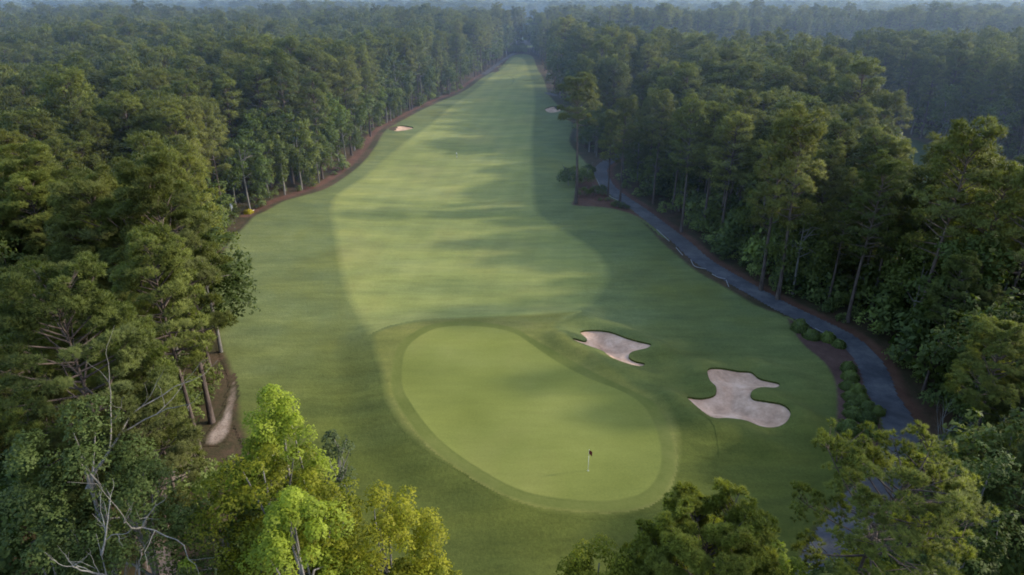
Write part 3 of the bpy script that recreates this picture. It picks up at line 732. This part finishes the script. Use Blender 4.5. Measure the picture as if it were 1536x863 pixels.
def zone(x, y, d, k):
    side = 'left' if x < 0 else 'right'
    beyond = x > 40 and y > 120 and sd(np.array([[x, y]]), CLEAR1)[0] < 0 and x > 62+(y-98)*.16
    if beyond: return 'beyond the dark clearing'
    row = 'front row' if d < 7.5 else 'depth'
    if side == 'left':
        lv = 'beside the green' if y < 75 else 'past the golden shrub' if y < 150 else 'by the far bunker' if y < 260 else 'at the fairway end'
    else:
        lv = 'by the path bend' if y < 85 else 'by the straight path' if y < 135 else 'behind the lone tall pine' if y < 230 else 'at the fairway end'
    return f'in {row} of {side} woods {lv}'
for i in sorted(single):
    x, y = cand[i]; z_ = zone(x, y, og[i], kindv[i])
    if kindv[i] == 0:
        key = f'pineN{rng.integers(5)}' if y < 78 else f'pineM{rng.integers(7)}'
        sc = Ht[i]/24
        plant('pine_tree', key, x, y, sc, sxy=sc*rng.uniform(.9, 1.18), label=f'pine {z_}', cat='pine tree', group=f'pines {z_}')
    else:
        key = f'leafB{rng.integers(2)}' if bright[i] else f'leafM{rng.integers(4)}'
        sc = Ht[i]/14; ad = 'bright green' if bright[i] else 'dark green'
        plant('leafy_tree', key, x, y, sc, sxy=min(sc, 1.25), label=f'{ad} leafy tree {z_}', cat='tree', group=f'{ad} leafy trees {z_}')

# everything deeper in the wood and far off reads as one mass
def mass(name, pts, zz, var, scl, rot, keys, label, swap=None):
    hidden = bpy.data.collections.new(name+'_kinds')
    for k_ in sorted(keys):
        me = MESH[k_]; me = me if not isinstance(me, tuple) else me[0]
        hidden.objects.link(bpy.data.objects.new(k_, me))
    me = bpy.data.meshes.new(name); me.vertices.add(len(pts))
    me.vertices.foreach_set('co', np.column_stack([pts, zz]).astype(np.float32).ravel())
    a = me.attributes.new('variant', 'INT', 'POINT'); a.data.foreach_set('value', np.asarray(var, np.int32))
    a = me.attributes.new('turn', 'FLOAT_VECTOR', 'POINT'); a.data.foreach_set('vector', np.column_stack([rot*0, rot*0, rot]).astype(np.float32).ravel())
    a = me.attributes.new('size', 'FLOAT_VECTOR', 'POINT'); a.data.foreach_set('vector', scl.astype(np.float32).ravel())
    ng = bpy.data.node_groups.new(name, 'GeometryNodeTree')
    ng.interface.new_socket('Geometry', in_out='INPUT', socket_type='NodeSocketGeometry')
    ng.interface.new_socket('Geometry', in_out='OUTPUT', socket_type='NodeSocketGeometry')
    gi = ng.nodes.new('NodeGroupInput'); go = ng.nodes.new('NodeGroupOutput')
    ip = ng.nodes.new('GeometryNodeInstanceOnPoints'); ci = ng.nodes.new('GeometryNodeCollectionInfo')
    ci.inputs['Collection'].default_value = hidden; ci.inputs['Separate Children'].default_value = True; ci.inputs['Reset Children'].default_value = True
    ip.inputs['Pick Instance'].default_value = True
    def na(nm, ty):
        q = ng.nodes.new('GeometryNodeInputNamedAttribute'); q.data_type = ty; q.inputs['Name'].default_value = nm; return q.outputs['Attribute']
    ng.links.new(gi.outputs[0], ip.inputs['Points']); ng.links.new(ci.outputs[0], ip.inputs['Instance'])
    ng.links.new(na('variant', 'INT'), ip.inputs['Instance Index']); ng.links.new(na('turn', 'FLOAT_VECTOR'), ip.inputs['Rotation'])
    ng.links.new(na('size', 'FLOAT_VECTOR'), ip.inputs['Scale']); ng.links.new(ip.outputs[0], go.inputs[0])
    o = obj(name, me); md = o.modifiers.new('spread', 'NODES'); md.node_group = ng
    return tag(o, label, kind='stuff')
rest = np.array([i for i in range(n) if i not in single])
for i in range(3):
    k_ = f'd_mid_leaf_{i}'; register_whole(k_, broad(440+i, 20, [4.6, 5.2, 4.2][i], .8, 60, 130, .24, 1.35, limbs=3), 'leaves', 'bark_grey'); farset.append(k_)
fs = sorted(farset)
var = np.where(kindv[rest] == 0, rng.integers(0, 5, len(rest)), np.where(bright[rest], 8, 5+rng.integers(0, 3, len(rest))))
var = np.where((var >= 5) & (cand[rest, 1] < 130), 9+rng.integers(0, 3, len(rest)), var)
hb = np.array([24]*5+[20]*3+[19.]+[20]*3)[var]
s_ = Ht[rest]/hb
far_b = np.where(cand[rest, 1] > 460, 1.45, 1.0)
wid = np.where(var >= 5, np.maximum(s_, .7), s_)*rng.uniform(.9, 1.15, len(rest))*far_b
mass('woods', cand[rest], zb[rest], var, np.column_stack([wid, wid, s_]), rng.uniform(0, 6.28, len(rest)), fs, 'deep mixed pine and broadleaf woods reaching to the misty horizon')
print('trees', n, 'single', len(single))

# undergrowth along the edges of the wood
for i in range(4):
    register(f'u_bush_{i}', broad(500+i, 2.4, 1.5, .95, 16, 46, .17, .6, limbs=2), 'leaves_shrub' if i < 3 else 'leaves', 'bark_grey')
uc = []
y = 26.
while y < 300:
    s = 2.6 if y < 120 else 4.0
    xs = np.arange(-.8*y-20, .8*y+20, s)
    uc.append(np.column_stack([xs+rng.uniform(-.5, .5, len(xs))*s, y+rng.uniform(-.5, .5, len(xs))*s])); y += s
uc = np.vstack(uc); ug = open_ground(uc)
right = uc[:, 0] > 0
k9 = sd(uc, SANDP) < -1.3
pr = k9*np.where(right, np.where(uc[:, 1] < 135, .9, .6), .75)
k_ = (ug > np.where(right, 1.5, np.where(uc[:, 1] > 95, 1.9, np.where(uc[:, 1] > 62, -1.8, .2)))) & (ug < 18) & (rng.uniform(size=len(uc)) < pr)
uc = uc[k_]; ns = len(uc)
sc = rng.uniform(.45, 1.5, ns)[:, None]*np.ones((1, 3)); sc[:, 2] *= rng.uniform(.7, 1.5, ns); sc *= np.where((uc[:, 0] > 0) & (uc[:, 1] < 150) & (open_ground(uc) > 3.2), 1.65, 1.0)[:, None]
mass('undergrowth', uc, height(uc)-.05, rng.integers(0, 4, ns), sc, rng.uniform(0, 6.28, ns), [f'u_bush_{i}' for i in range(4)], 'leafy undergrowth along the edges of the woods')

# ------------------------------------------------------------------ shrubs one can count
def shrub_mesh(seed, R, H, dens, size, mat):
    r = np.random.default_rng(seed); n_ = int(dens)
    o = r.normal(size=(n_, 3)); o /= np.linalg.norm(o, axis=1)[:, None]; o[:, 2] = np.abs(o[:, 2])*1.0-.12
    lump = 1+.10*np.sin(o[:, 0]*7+seed)*np.sin(o[:, 1]*6)+.06*np.sin(o[:, 2]*11+seed)
    P = o*np.array([R, R, H])*lump[:, None]*(r.uniform(.72, 1.0, (n_, 1)))
    P[:, 2] = np.maximum(P[:, 2], .03)
    q = leafquads(P, o, size, r)
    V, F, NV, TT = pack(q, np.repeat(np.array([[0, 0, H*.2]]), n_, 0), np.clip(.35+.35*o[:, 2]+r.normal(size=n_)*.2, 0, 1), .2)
    fol = mesh_from('shrub_foliage', V, F, attrs={'tint': TT}, mats=[M[mat]], normals=NV)
    T = Tubes()
    for k in range(6):
        a = k*1.05; T.add(np.array([[0, 0, -.05], [math.cos(a)*R*.3, math.sin(a)*R*.3, H*.4], [math.cos(a)*R*.6, math.sin(a)*R*.6, H*.75]]), [.03, .022, .01], 4)
    V, F = T.arr(); return fol, mesh_from('shrub_stems', V, F, smooth=True, mats=[M['bark_grey']])
SH = [shrub_mesh(600+i, 1, [.95, 1.05, .9][i], 2600, .075, 'leaves_shrub') for i in range(3)]
GOLD = shrub_mesh(610, 1, .8, 1500, .10, 'leaves_gold')
DARK = []
for i in range(2):
    register(f'dark_bush_{i}', broad(620+i, 1.0, .72, .95, 26, 80, .055, .26, limbs=3, trunk_r=.03), 'leaves_maple', 'bark_grey'); DARK.append(MESH[f'dark_bush_{i}'])
def shrub(u, v, R, Hs, label, group=None, pair=None, nm='round_shrub'):
    x, y = G(u, v); t = thing(nm, label, 'shrub', (x, y, hz(x, y)+.06), rng.uniform(0, 6.28), group)
    t.scale = (R, R, Hs); p = pair or SH[rng.integers(3)]
    obj('foliage', p[0], t); obj('stems', p[1], t)
four = [(1199, 494, 1.05, 1.25, 'first'), (1217, 505, 1.05, .95, 'second'), (1241, 509, .95, 1.05, 'third'), (1258, 518, .8, .8, 'last')]
for u, v, R, h, w_ in four:
    shrub(u, v+2, R*1.1, h*1.3, f'{w_} of the four round shrubs along the upper cart path bend', 'round shrubs on the mulch bed')
chain = [(1272, 552, .95, 1.1), (1275, 565, 1.05, 1.0), (1271, 579, .95, .85), (1285, 585, 1.0, 1.0), (1275, 595, .95, .9), (1291, 600, 1.0, 1.0), (1278, 609, .9, .8), (1300, 611, 1.1, 1.0),
         (1280, 620, 1.1, 1.0), (1300, 628, 1.15, 1.1), (1315, 616, .9, .8), (1272, 645, 1.25, 1.35), (1303, 645, 1.1, .9), (1276, 666, .8, .6), (1282, 690, 1.1, 1.0)]
names_ = ['topmost shrub of the long shrub row beside the cart path', 'second shrub down the long row beside the cart path', 'small shrub on the grass side, third down the long row', 'path-side shrub fourth down the long row',
    'shrub on the grass side in the upper middle of the long row', 'path-side shrub in the upper middle of the long row', 'small low shrub tucked in the middle of the long row', 'broad path-side shrub in the middle of the long row',
    'broad shrub just above the biggest shrub of the long row', 'broad path-side shrub just above and right of the biggest shrub', 'small shrub nearest the asphalt in the long row', 'biggest round shrub near the lower end of the long row',
    'dark low shrub right of the biggest shrub', 'smallest shrub below the biggest round shrub', 'lowest shrub of the long row, half under the umbrella-topped pine']
for (u, v, R, h), nm_ in zip(chain, names_): shrub(u, v+4, R*.97, h*1.2, nm_, 'round shrubs on the mulch bed')
dk = [(853, 278, 2.2, 3.0, 'leftmost tall dark bush behind the lone tall pine'), (872, 276, 2.0, 2.8, 'tall dark bush just right of the lone pine trunk'), (884, 262, 1.5, 2.0, 'small dark bush farthest back by the cart path start'),
    (878, 292, 1.3, 1.5, 'low dark bush right of the lone pine, front row left'), (892, 292, 1.3, 1.6, 'low dark bush in the middle of the front row'), (904, 290, 1.2, 1.6, 'low dark bush at the front row right, by the path'),
    (900, 299, .5, .5, 'tiny bush on the straw, left one'), (912, 299, .55, .6, 'tiny bush on the straw, right one'), (926, 308, 1.2, .8, 'flat low shrub at the foot of the path-side pine'), (938, 310, 1.0, .7, 'flat low shrub right of the path-side pine foot'),
    (862, 268, 1.8, 2.4, 'dark bush behind the lone pine trunk')]
for u, v, R, h, lb in dk: shrub(u, v, R*1.45, h*1.25, lb, 'dark bushes by the lone pine', DARK[rng.integers(2)], 'bush')
shrub(373, 320, 1.0, 1.0, 'golden yellow shrub at the left corner of the fairway', pair=GOLD, nm='golden_shrub')
for u, v, R, h, lb in [(377, 314, .8, .8, 'small dark shrub right of the golden shrub'), (384, 313, .6, .6, 'tiny dark shrub at the grass corner by the golden shrub'), (357, 318, 1.1, .7, 'dull low shrub left of the golden shrub')]:
    shrub(u, v, R, h, lb, None, DARK[0], 'bush')
# hedge closing the far end
hx0, hx1, hy = G(705, 83)[0], G(775, 83)[0], 428
r = np.random.default_rng(5); n_ = 5200
P = np.column_stack([r.uniform(-14, 9, n_), hy+r.normal(size=n_)*.8, r.uniform(.1, 1, n_)**.6*5.5])
P[:, 2] *= 1+.1*np.sin(P[:, 0]*1.3); q = leafquads(P, np.tile([0, -.5, .6], (n_, 1)), .28, r)
V, F, NV, TT = pack(q, P-np.array([0, -1.5, 1.]), r.uniform(0, .5, n_), .2)
tag(obj('hedge', mesh_from('hedge', V, F, attrs={'tint': TT}, mats=[M['leaves_shrub']], normals=NV)), 'dark clipped hedge closing the far end of the fairway', 'hedge')

# ------------------------------------------------------------------ small things
M['white'] = plain_mat('white_paint', (.78, .78, .75), .5, .05)
M['red'] = plain_mat('red_cloth', (.17, .018, .02), .8)
M['cup'] = plain_mat('cup_liner', (.5, .5, .45), .5, .05)
M['grey_paint'] = plain_mat('grey_paint', (.45, .48, .52), .5)
M['concrete'] = plain_mat('pale_concrete', (.27, .265, .26), .85)
def lathe(name, prof, mat, k=16, parent=None):
    prof = np.array(prof, float); th = np.arange(k)*2*math.pi/k
    V = np.stack([prof[:, None, 0]*np.cos(th), prof[:, None, 0]*np.sin(th), np.repeat(prof[:, 1:2], k, 1)], -1).reshape(-1, 3)
    n_ = len(prof); i = np.arange(n_-1)[:, None]*k; j = np.arange(k)[None]; j2 = (j+1) % k
    F = np.stack([i+j, i+j2, i+k+j2, i+k+j], -1).reshape(-1, 4)
    return obj(name, mesh_from(name, V, F, smooth=True, mats=[mat]), parent)
fx, fy_ = G(882, 706)
fx, fy_ = G(882, 706, .85); fz = hz(fx, fy_)+.074
fl = thing('flagstick', 'white flagstick with a dark red flag standing in the hole on the green', 'flagstick', (fx, fy_, fz))
lathe('pole', [(0, -.1), (.022, -.1), (.022, 1.2), (.016, 1.21), (.014, 2.2), (.02, 2.21), (.02, 2.25), (0, 2.26)], M['white'], parent=fl)
u_ = np.linspace(0, 1, 12); w_ = np.linspace(0, 1, 6); UU, WW = np.meshgrid(u_, w_)
V = np.stack([.014+UU*.26, .06*np.sin(UU*5)*UU, 2.19-WW*.42-UU*.30*(.5+WW*.2)], -1).reshape(-1, 3)
idx = np.arange(72).reshape(6, 12); F = np.stack([idx[:-1, :-1], idx[:-1, 1:], idx[1:, 1:], idx[1:, :-1]], -1).reshape(-1, 4)
obj('flag', mesh_from('flag', V, F, smooth=True, mats=[M['red']]), fl)
c = lathe('hole_cup', [(.054, -.12), (.054, .004), (.085, .006), (.085, .002)], M['cup']); c.location = (fx, fy_, fz)
tag(c, 'pale cup rim of the hole at the foot of the flagstick', 'golf hole')
# 150-yard post
px_, py_ = G(685, 238); t = thing('distance_post', 'short white distance post with black band in mid fairway', 'post', (px_, py_, hz(px_, py_)+.05))
lathe('post', [(0, 0), (.07, 0), (.07, 1.3), (.05, 1.36), (0, 1.37)], M['white'], parent=t)
lathe('band', [(.074, .6), (.074, .95)], plain_mat('black_band', (.03, .03, .03)), parent=t)
# washer stand by the golden shrub
px_, py_ = G(348, 320); t = thing('ball_washer', 'pale grey stand half hidden by pines left of the golden shrub', 'stand', (px_, py_, hz(px_, py_)))
lathe('post', [(0, 0), (.16, 0), (.16, .05), (.05, .08), (.05, 1.0)], M['grey_paint'], parent=t)
lathe('housing', [(0, .98), (.22, 1.0), (.26, 1.1), (.26, 1.7), (.18, 1.85), (0, 1.88)], M['grey_paint'], parent=t)
def pole_thing(name, pts, R, mat, label, cat, k=8):
    T = Tubes(); T.add(pts, R, k); V, F = T.arr()
    return tag(obj(name, mesh_from(name, V, F, smooth=True, mats=[mat])), label, cat)
a, b = G(374, 321), G(381, 317)
pole_thing('fallen_log', [(a[0], a[1], .22), ((a[0]+b[0])/2, (a[1]+b[1])/2, .25), (b[0], b[1], .22)], [.13, .12, .09], plain_mat('peeled_wood', (.62, .52, .45), .8), 'pale pinkish log lying at the corner of the grass by the golden shrub', 'log')
# pale kerb pieces along the path's grass side
kerbs = [([(985, 343), (994, 352), (1004, 362)], 'thin pale kerb at the top of the straight cart path'), ([(1014, 372), (1019, 378), (1024, 384)], 'bright pale kerb above the white drain edge'),
    ([(1036, 391), (1042, 401), (1059, 405)], 'white bent drain edge where the path meets the grass'), ([(1068, 413), (1078, 418), (1088, 420)], 'pale kerb below the white drain edge'),
    ([(1089, 422), (1093, 432)], 'short pale pipe pointing from the path into the grass'), ([(895, 268), (898, 274), (902, 281)], 'pale kerb at the first bend of the cart path'),
    ([(914, 292), (922, 296), (927, 298)], 'pale kerb by the foot of the path-side pine'), ([(1222, 494), (1234, 500), (1246, 506)], 'pale kerb behind the four round shrubs')]
for pts, lb in kerbs:
    g = [G(*p) for p in pts]
    P3 = smooth_open(np.array(g), 4) if len(g) > 2 else np.array(g)
    pole_thing('kerb', [(x_, y_, hz(x_, y_)+.10) for x_, y_ in P3], .06, M['concrete'], lb, 'kerb', 6)
# wires over the clearing
for k, dz_ in enumerate((0, 1.1, 2.2)):
    p0 = np.array([66, 99, 15.5-dz_]); p1 = np.array([140, 120, 16-dz_]); t_ = np.linspace(0, 1, 24)[:, None]
    P3 = p0+(p1-p0)*t_; P3[:, 2] -= 2.2*4*(t_*(1-t_))[:, 0]
    pole_thing('power_line', P3, .02, M['grey_paint'], ['top', 'middle', 'lowest'][k]+' wire of the power line crossing the dark clearing', 'wire', 4)
for x_, y_, lb in ((66, 99, 'near wooden pole carrying the wires at the dark clearing'), (140, 120, 'far wooden pole carrying the wires at the dark clearing')):
    t = thing('utility_pole', lb, 'utility pole', (x_, y_, hz(x_, y_)))
    lathe('post', [(0, -.2), (.16, -.2), (.11, 17), (0, 17.02)], M['bark_grey'], parent=t)

# ------------------------------------------------------------------ morning mist, two layers of air
def mist(x0, x1, y0, y1, z1, dens, colr, nm):
    V = np.array([(x, y, z) for x in (x0, x1) for y in (y0, y1) for z in (-30, z1)], float)
    F = np.array([[0, 1, 3, 2], [4, 6, 7, 5], [0, 4, 5, 1], [2, 3, 7, 6], [0, 2, 6, 4], [1, 5, 7, 3]])
    m, nt, out = newmat(nm)
    v = N(nt, 'ShaderNodeVolumeScatter'); v.inputs['Color'].default_value = (*colr, 1); v.inputs['Density'].default_value = dens; v.inputs['Anisotropy'].default_value = .25
    L(nt, v.outputs[0], out.inputs['Volume'])
    return tag(obj('haze', mesh_from('haze', V, F, mats=[m])), kind='stuff')
mist(-900, 900, 70, 440, 60, .00042, (.50, .70, 1.0), 'thin_mist')
mist(-1600, 1600, 440.5, 2200, 70, .0019, (.40, .64, 1.0), 'far_mist')

# ------------------------------------------------------------------ light, sky, camera
AZ, EL = RAD(80), RAD(28)        # clockwise from the fairway's direction
sd_ = Vector((math.sin(AZ)*math.cos(EL), math.cos(AZ)*math.cos(EL), math.sin(EL)))
sl = bpy.data.lights.new('sun', 'SUN'); sl.energy = 3.9; sl.angle = RAD(3); sl.color = (1, .91, .74)
so = bpy.data.objects.new('sun', sl); C.objects.link(so); so.rotation_euler = sd_.to_track_quat('Z', 'Y').to_euler()
w = bpy.data.worlds.new('World'); bpy.context.scene.world = w; w.use_nodes = True
nt = w.node_tree; nt.nodes.clear()
sk = nt.nodes.new('ShaderNodeTexSky'); sk.sky_type = 'NISHITA'; sk.sun_disc = False
sk.sun_elevation = EL; sk.sun_rotation = AZ; sk.air_density = 1.0; sk.dust_density = 1.5
bg = nt.nodes.new('ShaderNodeBackground'); bg.inputs['Strength'].default_value = .45
ow = nt.nodes.new('ShaderNodeOutputWorld'); nt.links.new(sk.outputs[0], bg.inputs[0]); nt.links.new(bg.outputs[0], ow.inputs[0])
cam = bpy.data.cameras.new('camera'); co = bpy.data.objects.new('camera', cam); C.objects.link(co)
cam.sensor_width = 36; cam.lens = 24.0; cam.clip_end = 12000; cam.clip_start = .5
co.location = (0, 0, CH); co.rotation_euler = (math.pi/2-PITCH, 0, 0)
sc_ = bpy.context.scene; sc_.camera = co
sc_.render.engine = 'CYCLES'
sc_.view_settings.view_transform = 'Standard'; sc_.view_settings.look = 'None'; sc_.view_settings.exposure = 0
cy = sc_.cycles; cy.max_bounces = 5; cy.diffuse_bounces = 3; cy.glossy_bounces = 1; cy.transmission_bounces = 2; cy.transparent_max_bounces = 12; cy.volume_bounces = 0
cy.use_denoising = True; cy.pixel_filter_type = 'BLACKMAN_HARRIS'; cy.filter_width = 1.8
sc_.render.use_persistent_data = False
